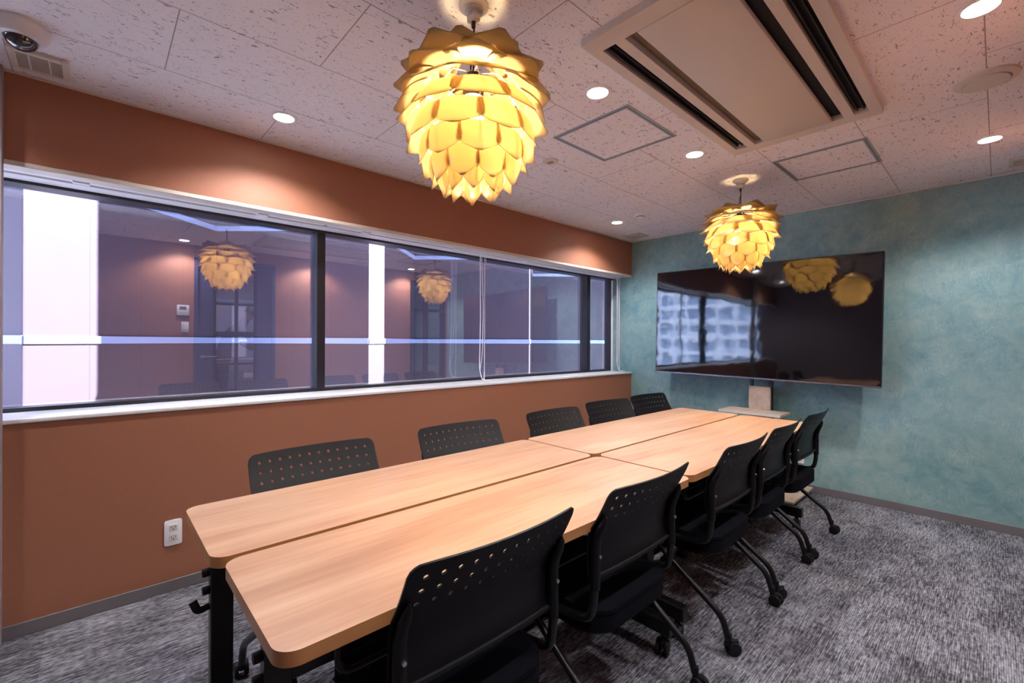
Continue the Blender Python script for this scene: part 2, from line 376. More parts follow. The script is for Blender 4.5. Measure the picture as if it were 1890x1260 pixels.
for z in(.12,.60,1.25,1.72,2.165): m.box(0,.12,WY0,WY1,z,z+.035)
m.build('window_frame',M['frame'],v)
MB().box(.058,.062,WY0,WY1,.12,2.2).build('pane',M['glass'],v,smooth=False)
m=MB()
for i,z in enumerate((.7,.98,1.33,1.62,1.92)):
    for k in range(4): m.box(.14,.15,-.34,-.08,z+k*.035,z+k*.035+.028)
m.build('painted_light_stripes',M['lightstripe'],v)  # pale strips standing in for the bright light stripes in this glazing

# ------------------------------------------------------------------ blinds in the slot + cords
def blind(y0,y1,ycord,lab,labc,grp):
    t=thing('window_blind',lab,'blind',(-.108,(y0+y1)/2,2.0),group=grp)
    h=(y1-y0)/2
    MB().box(-.020,.020,-h,h,-.030,.02,.003,1).build('head_rail',M['white'],t)
    m=MB().box(-.023,.023,-h,h,-.044,-.034,.003,1)
    m.build('bottom_rail',M['white'],t)
    for k in range(int((y1-y0)/.75)+1):
        y=-h+.25+k*.75
        if y<h-.05: MB().box(-.016,.016,y-.03,y+.03,-.052,-.044,.003,1).build('rail_clip',M['plate'],t)
    if ycord is None: return t
    c=ycord-(y0+y1)/2
    def cord(pts,r=.0028): return MB().tube(pts,r,6)
    zb=-2.0+.909
    cord(bend([(.0,c-.035,-.05),(.0,c-.03,-.6),(.008,c-.045,zb+.10),(.01,c-.02,zb+.012),(.02,c+.05,zb-.001),(.03,c+.10,zb-.001)],.12,10),.004).build('lift_cord',M['cord'],t)
    cord(bend([(.0,c-.02,-.05),(.0,c+.0,-.5),(.008,c-.015,zb+.22),(.012,c-.045,zb+.08),(.012,c-.02,zb+.01),(.03,c+.03,zb-.001)],.1,10)).build('lift_cord',M['cord'],t)
    cord([(0,c+.012,-.05),(.0,c+.014,-.6),(0,c+.012,zb+.07)]).build('tilt_cord',M['cord'],t)
    cord([(0,c+.03,-.05),(.0,c+.022,-.14)],.0018).build('tilt_cord',M['cord'],t)
    MB().lathe((0,c+.012,zb),[(0,.085),(.004,.08),(.006,.03),(.0045,.012),(0,.008)],12).build('tassel',M['tassel'],t)
    return t
blind(-6.15,-3.30,None,'raised white blind in the slot nearest the left border','',None)
blind(-3.28,-.62,-2.02,'raised white blind in the slot, its cords hanging before the wide middle pane','',None)
blind(-.60,-.01,-.085,'raised white blind at the teal corner, its cords hanging over the narrow pane','',None)

# ------------------------------------------------------------------ chairs
def lerp(a,b,t): return a+(b-a)*t
PROF=[(-.082,.812),(-.066,.775),(-.046,.735),(-.026,.70),(-.006,.668),(0,.64),(.003,.59),(.002,.55),(-.006,.528)]
def prof_pt(d):
    acc=0
    for (x0,z0),(x1,z1) in zip(PROF,PROF[1:]):
        l=math.hypot(x1-x0,z1-z0)
        if d<=acc+l or (x1,z1)==PROF[-1]:
            t=(d-acc)/l; return lerp(x0,x1,t),lerp(z0,z1,t)
        acc+=l
PL=sum(math.hypot(b[0]-a[0],b[1]-a[1]) for a,b in zip(PROF,PROF[1:]))
def back_shell():
    HW=.242; bm=bmesh.new(); cu=.037; nc=12; s0=-cu*nc/2
    cols=[-HW,-HW+.004,-HW+.011]+[s0+i*cu for i in range(nc+1)]+[HW-.011,HW-.004,HW]
    rows=[0,.007]+[.016+i*.038 for i in range(4)]
    t=rows[-1]
    while t<PL-.03: t+=.03; rows.append(t)
    rows.append(PL)
    def top(s):
        r=.03; e=abs(s)-(HW-r); return 0 if e<=0 else r-math.sqrt(max(0,r*r-e*e))
    def P(s,t):
        t2=t
        tp=top(s)
        if t<.054: t2=tp+(t)*(1-tp/.054) if tp>0 else t
        x,z=prof_pt(min(t2,PL)); bow=.030*(1-(s/HW)**2)*(1 if t2<.16 else max(.35,1-(t2-.16)*4))
        return Vector((x-bow,s,z))
    V={}
    def vert(i,j):
        if (i,j) not in V: V[i,j]=bm.verts.new(P(cols[i],rows[j]))
        return V[i,j]
    for j in range(len(rows)-1):
        for i in range(len(cols)-1):
            a,b,c,d_=vert(i,j),vert(i+1,j),vert(i+1,j+1),vert(i,j+1)
            if 3<=i<3+nc and 2<=j<5:
                cs=(cols[i]+cols[i+1])/2; ct=(rows[j]+rows[j+1])/2; r=.0060; n=12
                ring=[bm.verts.new(P(cs+r*math.cos(-3*PI/4+2*PI*k/n),ct+r*math.sin(-3*PI/4+2*PI*k/n))) for k in range(n)]
                cor=[a,b,c,d_]; q=n//4
                for k in range(4):
                    seg=[ring[(k*q+g)%n] for g in range(q+1)]
                    bm.faces.new([cor[k],cor[(k+1)%4]]+seg[::-1])
            else: bm.faces.new((a,b,c,d_))
    me=bpy.data.meshes.new('backrest'); bmesh.ops.recalc_face_normals(bm,faces=bm.faces); bm.to_mesh(me); bm.free()
    return me
def caster(parent,x,y,z=.0,rot=0.,r=.026,mat='rubber'):
    c,s=math.cos(rot),math.sin(rot); m=MB()
    o=-.016
    for sgn in(-1,1):
        m.cyl((o,sgn*.016,r),r,.014,'Y',20,bev=.003)
    m.box(o-.024,o+.024,-.007,.007,r,r+.030,.004,1); m.cyl((0,0,r+.03),.011,.05,'Z',12); m.cyl((o,0,r),.006,.048,'Y',10)
    ob=m.build('caster',M[mat],parent); ob.location=(x,y,z); ob.rotation_euler=(0,0,rot); return ob
def make_chair():
    t=thing('folding_chair','x','chair')
    me=back_shell(); me.materials.append(M['blackp'])
    b=bpy.data.objects.new('backrest',me); COL.objects.link(b); b.parent=t
    sm=b.modifiers.new('thick','SOLIDIFY'); sm.thickness=.0045; sm.offset=0
    dg=bpy.context.evaluated_depsgraph_get(); me2=bpy.data.meshes.new_from_object(b.evaluated_get(dg)); b.modifiers.clear(); b.data=me2
    for p in me2.polygons: p.use_smooth=True
    me2.set_sharp_from_angle(angle=R(30))
    m=MB().tube([(-.012-.03*(1-(y/.242)**2)*.4,y,.530) for y in [(-.222+.037*k) for k in range(13)]],.007,8)
    m.build('backrest_lip',M['blackp'],b)
    for s in(-1,1):
        MB().tube(bend([(-.018,s*.227,.64),(-.017,s*.229,.47),(-.004,s*.231,.405),(.10,s*.231,.385),(.30,s*.231,.380)],.045,8),.0125,12).build('side_tube',M['blackm'],t)
        m=MB().tube([(-.052,s*.224,.725),(-.050,s*.225,.712),(-.041,s*.226,.69),(-.026,s*.226,.66),(-.018,s*.226,.63),(-.018,s*.227,.50)],.0155,12,rl=[.002,.008,.012,.0145,.0155,.0155]); m.build('tube_sleeve',M['blackp'],t)
        m=MB().cyl((-.035,s*.226,.60),.005,.006,'X',12); m.build('screw',M['screw'],t)
        lg=MB().tube(bend([(.26,s*.253,.372),(-.075,s*.253,.135),(-.098,s*.253,.055)],.06,8),.0125,12).build('leg',M['blackm'],t); caster(lg,-.100,s*.253,0,rot=.5*s+.4)
        lg=MB().tube(bend([(.14,s*.205,.372),(.39,s*.205,.135),(.405,s*.205,.055)],.06,8),.0115,12).build('leg',M['blackm'],t); caster(lg,.405,s*.205,0,rot=-.6*s+2)
        m=MB().cyl((.235,s*.243,.378),.022,.030,'Y',18); m.build('pivot_joint',M['blackp'],t)
    m=MB().tube([(.20,-.25,.312),(.20,.25,.312)],.010,10); m.build('stretcher',M['blackm'],t)
    # seat cushion: rounded slab, front and back corners softened, crowned top
    bm=MB(); out=rrect(-.030,.415,-.214,.214,.085,10)
    bm.prism(out,.345,.425,.026)
    for vtx in bm.bm.verts:
        u=(vtx.co.x-.19)/.222; w_=vtx.co.y/.214
        if vtx.co.z>.40: vtx.co.z-=.010*u*u+.008*w_*w_
    bm.build('seat_cushion',M['fabric'],t)
    MB().prism(rrect(-.005,.39,-.195,.195,.07,8),.322,.347,.008).build('seat_pan',M['blackp'],t)
    return t
chair=make_chair()
def put_chair(x,y,rz,lab,grp,first=[True]):
    if first[0]: o=chair; first[0]=False
    else: o=copy_tree(chair)
    o.location=(x,y,0); o.rotation_euler=(0,0,rz); o['label']=lab; o['group']=grp; return o
GR='black chairs on the open side of the table'; GL='black chairs between table and brown wall'
for x,y,a,lab in ((1.932,-3.675,0,'black perforated chair at the near corner of the table, closest to the camera'),
    (1.928,-3.03,.0,'black folding chair second from the camera on the open side'),
    (1.935,-2.25,.0,'black folding chair in the middle of the open side row, behind the table joint'),
    (1.925,-1.675,.02,'black folding chair second from the teal wall on the open side'),
    (1.925,-1.09,.0,'black folding chair on the open side closest to the teal wall')):
    put_chair(x,y,PI+a,lab,GR)
for x,y,a,lab in ((.982,-3.70,0,'black perforated chair back behind the near left table edge, next to the outlet'),
    (.970,-2.985,-.06,'black chair on the window side, second from the camera'),
    (.970,-2.27,0,'black chair in the middle of the window side row'),
    (.935,-1.655,-.08,'black chair on the window side, second from the teal wall'),
    (.925,-1.095,-.05,'black chair on the window side standing in the teal corner')):
    put_chair(x,y,a,lab,GL)

# ------------------------------------------------------------------ tables
def make_table(x0,x1,y0,y1,lab,hook=False,side=1,rz=0):
    cx,cy=(x0+x1)/2,(y0+y1)/2; t=thing('folding_table',lab,'table',(cx,cy,0),rz,'wood top meeting tables pushed together')
    w2,l2=(x1-x0)/2,(y1-y0)/2
    MB().prism(rrect(-w2,w2,-l2,l2,.042,14),.672,.700,.0045,mat_side=1).build('table_top',[M['wood'],M['woodedge']],t)
    for e in(-1,1):
        yy=e*(l2-.060)
        lg=MB().box(-.018,.018,yy-.028,yy+.028,.12,.66,.003,1).build('leg',M['blackm'],t)
        m=MB()
        m.box(-w2+.06,w2-.05,yy-.022,yy+.022,.075,.135,.004,1); ft=m.build('foot',M['blackm'],t)
        for sx in(-1,1): caster(ft,sx*(w2-.085),yy,0,rot=.8+sx,r=.030)
        for z in(.575,.525):
            MB().cyl((0,yy+e*.037,z),.0115,.018,'Y',14,bev=.002).build('knob',M['rubber'],lg)
        y2=yy-e*.15
        MB().box(-.010,.012,min(yy,y2),max(yy,y2),.50,.665,.003,1).build('bracket',M['blackm'],t)
        if hook and e<0:
            MB().tube(bend([(0,yy-.028,.478),(0,yy-.056,.472),(0,yy-.068,.505)],.012),.003,8,ry=.010).build('bag_hook',M['blackm'],lg)
    MB().box(-.02,.02,-l2+.06,l2-.06,.60,.655,.003,1).build('beam',M['blackm'],t)
    m=MB()
    for sx in(-1,1):
        m.box(sx*(w2-.06)-.012,sx*(w2-.06)+.012,-l2+.10,l2-.10,.648,.672)
    m.build('top_rail',M['blackm'],t)
    # wire book shelf under the top
    xo=side*(w2-.10); m=MB()
    m.tube(bend([(xo,-l2+.14,.655),(xo,-l2+.14,.545),(xo,l2-.14,.545),(xo,l2-.14,.655)],.04),.007,10)
    for k in range(5):
        xx=xo-side*.045*(k+1); m.tube([(xx,-l2+.16,.552),(xx,l2-.16,.552)],.003,8)
    for yy in(-l2+.16,0,l2-.16): m.tube([(xo,yy,.545),(xo-side*.24,yy,.548)],.005,8)
    m.build('under_shelf',M['blackm'],t)
    return t
make_table(1.004,1.467,-4.140,-2.628,'near left wood topped table beside the outlet, hook on its leg',True,-1)
make_table(1.487,1.940,-4.122,-2.622,'near right wood topped table, the closest table to the camera',False,1)
make_table(.995,1.458,-2.616,-.845,'far wood topped table on the window side',False,-1)
make_table(1.474,1.930,-2.610,-.850,'far wood topped table on the open side, end towards the television',False,1)

# ------------------------------------------------------------------ television + stand
tv=thing('television','large black flat television on a stand before the teal wall','television',(1.318,-.235,1.415),rot=(R(0),R(.95),R(1.3)))
hw,hh=.877,.492
MB().box(-hw,hw,.004,.045,-hh,hh,.004,1).build('casing',M['tvb'],tv)
MB().box(-.55,.55,.040,.060,-.38,.18,.006,2).build('rear_housing',M['tvb'],tv)
MB().box(-hw+.007,hw-.007,0,.006,-hh+.014,hh-.007,.001,1).build('screen',M['tv'],tv)
MB().box(-hw,hw,-.002,.02,-hh-.001,-hh+.012,.001,1).build('lower_bezel',M['tvedge'],tv)
MB().box(.06,.082,-.004,.0,-hh-.004,-hh+.011).build('logo_tab',M['tvedge'],tv)
st=thing('television_stand','grey oak and black television stand with a shelf','stand',(1.375,-.20,0))
MB().box(-.36,.36,-.37,.15,.035,.055,.003,1).build('base_board',M['greywood'],st)
MB().box(-.085,.085,0,.025,.055,.858,.002,1).build('column_panel',M['greywood'],st)
for x in(-.072,.082): MB().box(x-.010,x+.010,.03,.055,.05,1.55).build('upright',M['blackm'],st)
MB().box(-.235,.235,-.255,0,.648,.666,.002,1).build('shelf',M['greywood'],st)
MB().box(-.235,.235,-.258,-.254,.648,.667).build('shelf_edge',M['cream'],st)
m=MB().box(-.25,.25,.034,.052,1.35,1.42); m.box(-.25,.25,.034,.052,1.10,1.16); m.build('wall_bracket',M['blackm'],st)
for x in(-.31,.31):
    for y in(-.31,.10): MB().cyl((x,y,.0175),.022,.035,'Z',14).build('foot',M['rubber'],st)

# ------------------------------------------------------------------ pendants
ROWS=[((.180,.010),(.050,.024),.185,6),((.230,.040),(.075,.034),.195,7),((.249,.098),(.110,.046),.185,8),((.247,.162),(.140,.078),.184,9),
      ((.230,.228),(.172,.130),.176,9),((.200,.292),(.180,.194),.160,9),((.162,.350),(.166,.256),.134,9),((.118,.402),(.142,.314),.104,9),((.075,.425),(.100,.345),.066,8)]
def petal_mesh(tip,base,wd,up):
    bm=bmesh.new(); nu,nv=10,8; T=Vector((tip[0],0,-tip[1])); B=Vector((base[0],0,-base[1])); d=T-B; ln=d.length
    nrm=Vector((-d.z,0,d.x)).normalized()
    if nrm.x<0 and abs(nrm.x)>abs(nrm.z): nrm=-nrm
    if abs(nrm.z)>=abs(nrm.x) and nrm.z<0: nrm=-nrm
    g=[]
    for i in range(nu+1):
        t=i/nu
        if t<.58: w=lerp(.86 if base[1]>.055 else .62,1,math.sin(t/.58*PI/2))
        else: w=max(.10,(1-((t-.58)/.42)**1.45))
        row=[]
        for j in range(nv+1):
            s=(j/nv-.5)*2; y=s*w*wd/2
            bul=.20*ln*(4*t*(1-t))*.55-.02*s*s*w*w + (.018*max(0,(t-.7)/.3)**2)
            p=B+d*t+nrm*bul; p.y=y; row.append(bm.verts.new(p))
        g.append(row)
    for i in range(nu):
        for j in range(nv): bm.faces.new((g[i][j],g[i+1][j],g[i+1][j+1],g[i][j+1]))
    me=bpy.data.meshes.new('petal'); bm.to_mesh(me); bm.free(); me.materials.append(M['petal'])
    for p in me.polygons: p.use_smooth=True
    return me
PM=[petal_mesh(t,b,w_,0) for t,b,w_,n in ROWS]
def pendant(x,y,ztop,lab,rot=0.):
    t=thing('pendant_lamp',lab,'lamp',(x,y,ztop),rot,'artichoke pendant lamps over the table')
    for k,(tp,b,w_,n) in enumerate(ROWS):
        for i in range(n):
            o=bpy.data.objects.new('petal',PM[k]); COL.objects.link(o); o.parent=t; o.rotation_euler=(0,0,2*PI*(i+.5*(k%2))/n)
            sm=o.modifiers.new('t','SOLIDIFY'); sm.thickness=.0012
    m=MB()
    for i in range(8):
        a=2*PI*i/8+.1; c,s=math.cos(a),math.sin(a)
        m.tube([(r*c,r*s,z) for r,z in((.03,-.035),(.10,-.06),(.150,-.12),(.165,-.20),(.150,-.28),(.11,-.35),(.07,-.385))],.0015,6)
    m.build('inner_frame',M['ivory'],t)
    MB().lathe((0,0,-.075),[(0,.05),(.022,.045),(.034,0),(.034,-.034),(0,-.034)],18).build('socket',M['cable'],t)
    MB().lathe((0,0,-.165),[(0,.065),(.014,.06),(.022,.035),(.036,0),(.034,-.022),(.018,-.038),(0,-.042)],20).build('bulb',M['bulb'],t)
    hc=H-ztop
    MB().tube([(0,0,-.05),(0.002,.001,hc*.5),(0,0,hc-.05)],.003,8).build('cable',M['cable'],t)
    if hc>.1: MB().tube([(-.012,0,-.01),(-.006,0,hc*.35),(0,.0,hc*.45)],.0028,8).build('suspension_wire',M['cable'],t)
    m=MB().lathe((0,0,hc),[(.048,0),(.048,-.012),(.040,-.016),(.032,-.018),(.030,-.028),(.018,-.030),(.018,-.040),(0,-.040)],28); m.box(-.02,.02,-.013,.013,-.0+hc-.058,hc-.034,.003,1)
    m.build('ceiling_rose',M['ivory'],t)
    MB().cyl((0,0,hc-.066),.007,.022,'Z',12).build('cable_grip',M['cable'],t)
    return t
pendant(1.589,-3.444,2.135,'glowing golden artichoke pendant lamp in the foreground',.15)
pendant(1.566,-1.139,2.140,'glowing golden artichoke pendant lamp in front of the television',.4)

# ------------------------------------------------------------------ ceiling fixtures
def downlight(first,x,y,lab):
    if first is None:
        t=thing('downlight',lab,'ceiling light',(x,y,H),group='round recessed ceiling downlights')
        MB().lathe((0,0,0),[(.043,-.001),(.046,-.006),(.058,-.005),(.062,0)],32).build('trim_ring',M['white'],t)
        MB().lathe((0,0,0),[(0,-.0035),(.043,-.0035),(.043,-.001),(0,-.001)],32).build('lens',M['lens'],t)
        lt=bpy.data.lights.new('downlight_beam','SPOT'); lt.energy=38; lt.color=(.98,.96,1); lt.spot_size=R(140); lt.spot_blend=.55; lt.shadow_soft_size=.04
        lo=bpy.data.objects.new('downlight_beam',lt); COL.objects.link(lo); lo.parent=t; lo.location=(0,0,-.012)
        return t
    o=copy_tree(first); o.location=(x,y,H); o['label']=lab; return o
dl=downlight(None,.362,-3.671,'round downlight at the brown wall left of the near pendant')
for x,y,lab in((1.553,-2.725,'round downlight between the near pendant and the air conditioner'),(1.546,-1.778,'round downlight left of the far end of the air conditioner'),
    (.369,-.828,'round downlight nearest the corner of brown and teal walls, the farthest from the camera'),(2.722,-.814,'round downlight at the right, nearest the teal wall'),
    (2.714,-2.224,'round downlight cut by the top right border'),(2.716,-3.64,'round downlight by the door, seen only in the window reflection'),(.365,-5.09,'round downlight by the brown wall just outside the left border')):
    downlight(dl,x,y,lab)

ac=thing('air_conditioner','beige ceiling cassette air conditioner with dark louvre slots','air conditioner',(2.056,-2.353,H))
AX,AY=.334,.70; zt=-.030
m=MB()
def fr(a,b,c,d_): m.box(a,b,c,d_,zt,0,.0,1)
ox0,ox1=.238,.293; ix0,ix1=.150,.198; ey=.625
fr(-AX,AX,-AY,-ey); fr(-AX,AX,ey,AY)
for s in(-1,1):
    a,b=sorted((s*ox1,s*AX)); fr(a,b,-ey,ey)
    a,b=sorted((s*ix1,s*ox0)); fr(a,b,-ey,ey)
m.build('panel_frame',M['ivory'],ac)
MB().box(-ix0,ix0,-ey,ey,-.034,-.012,.003,2).build('intake_panel',M['ivory'],ac)
for s in(-1,1):
    a,b=sorted((s*ix0*.9,s*ix1)); MB().box(a,b,-ey,ey,-.004,0).build('intake_gap',M['dark'] if s>0 else M['slot'],ac)  # recess shade put into the colour, near black in the right gap only
m=MB()
for s in(-1,1):
    a,b=sorted((s*ox0,s*ox1)); m.box(a,b,-ey,ey,-.004,0)
m.build('outlet_void',M['dark'],ac)
for s in(-1,1):
    c=s*(ox0+ox1)/2
    for k,dx in enumerate((-.012,.012)):
        MB().box(c+dx-.0015,c+dx+.0015,-ey+.02,ey-.02,-.024,-.008).build('louvre',M['darkslot'],ac)

def hatch(x0,x1,y0,y1,lab):
    t=thing('access_hatch',lab,'ceiling hatch',((x0+x1)/2,(y0+y1)/2,H),group='metal framed ceiling hatches'); a,b=(x1-x0)/2,(y1-y0)/2; w_=.024
    m=MB(); m.box(-a,a,-b,-b+w_,-.004,0); m.box(-a,a,b-w_,b,-.004,0); m.box(-a,-a+w_,-b+w_,b-w_,-.004,0); m.box(a-w_,a,-b+w_,b-w_,-.004,0)
    m.build('hatch_frame',M['alu'],t,smooth=False)
    MB().box(-a+w_,a-w_,-b+w_,b-w_,-.002,0).build('hatch_panel',M['ceilp'],t,smooth=False)
    m=MB(); g=.004; q=w_/2
    for s in(-1,1):
        m.box(-a+q,a-q,s*(b-q)-g/3,s*(b-q)+g/3,-.0048,-.0035); m.box(s*(a-q)-g/3,s*(a-q)+g/3,-b+q,b-q,-.0048,-.0035)
    m.build('gap_line',M['darkslot'],t,smooth=False)
hatch(1.122,1.588,-2.542,-2.078,'square metal framed ceiling hatch beside the near pendant and left slot of the air conditioner')
hatch(1.815,2.277,-1.322,-.855,'square metal framed ceiling hatch between air conditioner and teal wall')
def grille(x0,x1,y0,y1,lab,split='x'):
    t=thing('air_vent',lab,'vent',((x0+x1)/2,(y0+y1)/2,H),group='square ceiling air vents'); a,b=(x1-x0)/2,(y1-y0)/2
    m=MB(); w_=.022
    m.box(-a,a,-b,-b+w_,-.014,0,.002,1); m.box(-a,a,b-w_,b,-.014,0,.002,1); m.box(-a,-a+w_,-b+w_,b-w_,-.014,0,.002,1); m.box(a-w_,a,-b+w_,b-w_,-.014,0,.002,1)
    m.build('vent_frame',M['ivory'],t)
    MB().box(-a+w_,a-w_,-b+w_,b-w_,-.002,0).build('vent_void',M['slot'],t)
    m=MB(); n=14
    for i in range(n):
        x=-a+w_+(2*a-2*w_)*(i+.5)/n; m.box(x-.0017,x+.0017,-b+w_,b-w_,-.011,-.004)
    for y in(-b/3,b/3): m.box(-a+w_,a-w_,y-.0025,y+.0025,-.012,-.004)
    m.build('vent_slats',M['ivory'],t)
grille(.085,.255,-4.60,-4.430,'ceiling air vent beside the security camera')
grille(.122,.298,-.325,-.155,'ceiling air vent in the corner of brown and teal walls')
grille(2.795,2.935,-.345,-.195,'ceiling air vent cut by the right border above the teal wall')
t=thing('security_camera','white dome security camera on the ceiling at the top left','camera',(.425,-4.545,H))
MB().lathe((0,0,0),[(.074,0),(.075,-.012),(.070,-.034),(.058,-.048),(.045,-.051),(.045,-.046),(0,-.046)],36).build('housing',M['white'],t)
MB().lathe((0,0,-.046),[(.044,0),(.042,-.014),(.034,-.027),(.020,-.036),(0,-.040)],32).build('dome',M['dome'],t)
t=thing('ceiling_speaker','round cream ceiling cover plate beside the right hand downlights','ceiling fitting',(2.719,-1.629,H))
MB().lathe((0,0,0),[(.100,0),(.098,-.008),(.078,-.014),(.074,-.014)],40).build('rim',M['ivory'],t)
MB().lathe((0,0,0),[(.071,-.013),(.069,-.018),(0,-.018)],40).build('cover',M['ivory'],t)
t=thing('sensor_plate','small round cream sensor plate behind the near pendant','sensor',(.898,-2.315,H))
MB().lathe((0,0,0),[(.050,0),(.049,-.006),(.035,-.009),(0,-.009)],32).build('plate',M['ivory'],t)
m=MB()
for a in range(5): m.box(-.02+a*.009,-.016+a*.009,-.012,.012,-.0105,-.008)
m.build('slots',M['slot'],t)
t=thing('smoke_detector','round white smoke detector near the teal corner','smoke detector',(.650,-.892,H))
MB().lathe((0,0,0),[(.050,0),(.048,-.012),(.036,-.016),(.034,-.024),(.022,-.030),(0,-.031)],32).build('body',M['plate'],t)
MB().lathe((0,0,-.018),[(.0355,0),(.0355,-.005),(.033,-.006)],24).build('vent_ring',M['slot'],t)

# ------------------------------------------------------------------ wall fittings
def outlet(loc,rot,lab):
    t=thing('wall_outlet',lab,'outlet',loc,rot=rot,group='white wall outlets')
    MB().prism(rrect(-.035,.035,-.061,.061,.008,5),0,.007,.002).build('cover_plate',M['plate'],t)
    for s in(-1,1):
        q=MB().box(-.016,.016,s*.024-.015,s*.024+.015,.006,.009,.001,1).build('socket',M['ivory'],t)
        m=MB(); m.box(-.008,-.006,s*.024-.001,s*.024+.008,.0085,.0094); m.box(.006,.008,s*.024-.001,s*.024+.008,.0085,.0094); m.cyl((0,s*.024-.007,.009),.0028,.001,'Z',10)
        m.build('slots',M['dark'],q)
outlet((0,-4.067,.288),(PI/2,0,PI/2),'white double wall outlet on the brown wall beside the near table')
outlet((1.622,0,.282),(PI/2,0,0),'white wall outlet on the teal wall, seen under the farthest chair back')
t=thing('thermostat','white air conditioner controller beside the door, mirrored in the window','thermostat',(W,-3.625,1.575))
MB().box(-.018,0,-.058,.058,-.06,.06,.004,2).build('case',M['plate'],t); MB().box(-.020,-.017,-.032,.032,.008,.042).build('display',pmat('lcd',(.12,.14,.16),.3),t)
m=MB()
for a in range(4): m.box(-.020,-.017,-.042+a*.024,-.028+a*.024,-.03,-.02)
m.build('buttons',M['ivory'],t)
t=thing('light_switch','white light switch under the thermostat, mirrored in the window','light switch',(W,-3.605,1.385))
MB().box(-.010,0,-.035,.035,-.06,.06,.003,2).build('cover_plate',M['plate'],t); MB().box(-.014,-.009,-.015,.015,-.03,.03,.001,1).build('rocker',M['white'],t)

# ------------------------------------------------------------------ corridor beyond the door: counter, person
t=thing('work_counter','pale counter beyond the door, mirrored in the window','counter',(4.35,-2.05,0))
MB().box(-.25,.25,-.45,.45,1.02,1.05,.003,1).build('counter_top',M['white'],t); MB().box(-.20,.20,-.40,.40,0,1.02).build('cabinet',M['navy'],t)
def skin_obj(name,verts,edges,radii,mat,parent,sub=2):
    me=bpy.data.meshes.new(name); me.from_pydata(verts,edges,[]); me.materials.append(mat); o=bpy.data.objects.new(name,me); COL.objects.link(o)
    if parent: o.parent=parent
    md=o.modifiers.new('Skin','SKIN'); md.use_smooth_shade=True
    for i,r in enumerate(radii): me.skin_vertices[0].data[i].radius=(r,r) if not isinstance(r,tuple) else r
    me.skin_vertices[0].data[0].use_root=True
    s=o.modifiers.new('S','SUBSURF'); s.levels=sub; s.render_levels=sub; return o
pr=thing('person','person in dark clothes leaning forward beyond the door, dimly mirrored in the window','person',(4.25,-3.02,0),R(90))
# local: facing +x ; pelvis root
V_=[(0,0,.95),(0.05,0,1.12),(.14,0,1.30),(.22,0,1.42),(.28,0,1.50),(.33,0,1.57),
    (0,.09,.90),(.0,.10,.50),(-.03,.10,.10),(.10,.11,.03),(0,-.09,.90),(.02,-.10,.50),(0,-.10,.10),(.13,-.11,.03),
    (.20,.17,1.40),(.32,.20,1.20),(.45,.15,1.09),(.20,-.17,1.40),(.30,-.20,1.19),(.45,-.15,1.09)]
E_=[(0,1),(1,2),(2,3),(3,4),(4,5),(0,6),(6,7),(7,8),(8,9),(0,10),(10,11),(11,12),(12,13),(3,14),(14,15),(15,16),(3,17),(17,18),(18,19)]
Rr=[.13,.125,.14,.12,.055,.06,.085,.058,.042,.035,.085,.058,.042,.035,.06,.045,.032,.06,.045,.032]
skin_obj('body',V_,E_,Rr,M['shirt'],pr)
m=MB().lathe((0,0,0),[(0,.125),(.045,.11),(.072,.07),(.078,.02),(.070,-.03),(.050,-.08),(.030,-.11),(0,-.118)],24); h=m.build('head',M['skin'],pr); h.location=(.37,0,1.63); h.rotation_euler=(0,R(30),0)
m=MB().lathe((-.012,0,.014),[(0,.128),(.050,.112),(.080,.07),(.086,.02),(.080,-.02)],24); q=m.build('hair',M['hair'],h)
m=MB().tube([(.070,0,.01),(.092,0,-.022),(.070,0,-.03)],.010,8); m.build('nose',M['skin'],h)
for s in(-1,1):
    MB().lathe((.066,s*.028,.012),[(0,.008),(.008,0),(0,-.008)],10).build('eye',M['dark'],h)
    for f in range(5):
        L_=(.055,.070,.075,.070,.055)[f]; y0=s*.15+(f-2)*.016
        MB().tube(bend([(.45,y0,1.085),(.45+L_*.6,y0,1.075),(.45+L_,y0,1.055)],.01),.0075,8).build('finger',M['skin'],pr)
    MB().box(.43,.47,s*.15-.04,s*.15+.04,1.065,1.095,.012,2).build('palm',M['skin'],pr)

# ------------------------------------------------------------------ outside: saw-tooth neighbour, far block, street
def poly_wall(pts,z0,z1,th,name,mat,parent,seam=.42,off=(0,0)):
    bm=bmesh.new(); uvl=bm.loops.layers.uv.new('UVMap'); u=0
    for (a,b) in zip(pts,pts[1:]):
        l=math.hypot(b[0]-a[0],b[1]-a[1]); vs=[bm.verts.new((a[0],a[1],z0)),bm.verts.new((b[0],b[1],z0)),bm.verts.new((b[0],b[1],z1)),bm.verts.new((a[0],a[1],z1))]
        f=bm.faces.new(vs); n=max(1,round(l/seam))
        for lp,uv in zip(f.loops,((0,0),(n,0),(n,1),(0,1))): lp[uvl].uv=uv
    bmesh.ops.remove_doubles(bm,verts=bm.verts,dist=1e-5)
    me=bpy.data.meshes.new(name); bm.to_mesh(me); bm.free(); me.materials.append(mat)
    o=bpy.data.objects.new(name,me); COL.objects.link(o); o.parent=parent
    s=o.modifiers.new('th','SOLIDIFY'); s.thickness=th; s.offset=-1; return o
b=thing('building','mauve panelled neighbour building with folded facade outside the window','building',(0,0,-6))
PX,VX=-1.795,-2.949
pts=[(-3.6,-5.35),(VX+.1,-5.35),(PX,-4.72),(VX,-3.403),(PX,-2.22),(VX,-.993),(PX,.19),(VX,1.417),(PX,2.60),(VX,3.83),(PX,5.0)]
pts=[(VX-.6,-5.5)]+[p for p in pts if p[1]>-5]
pts[0]=(PX-.40,-5.14)
poly_wall(pts,0,14,.20,'wall_panels',M['facade'],b)
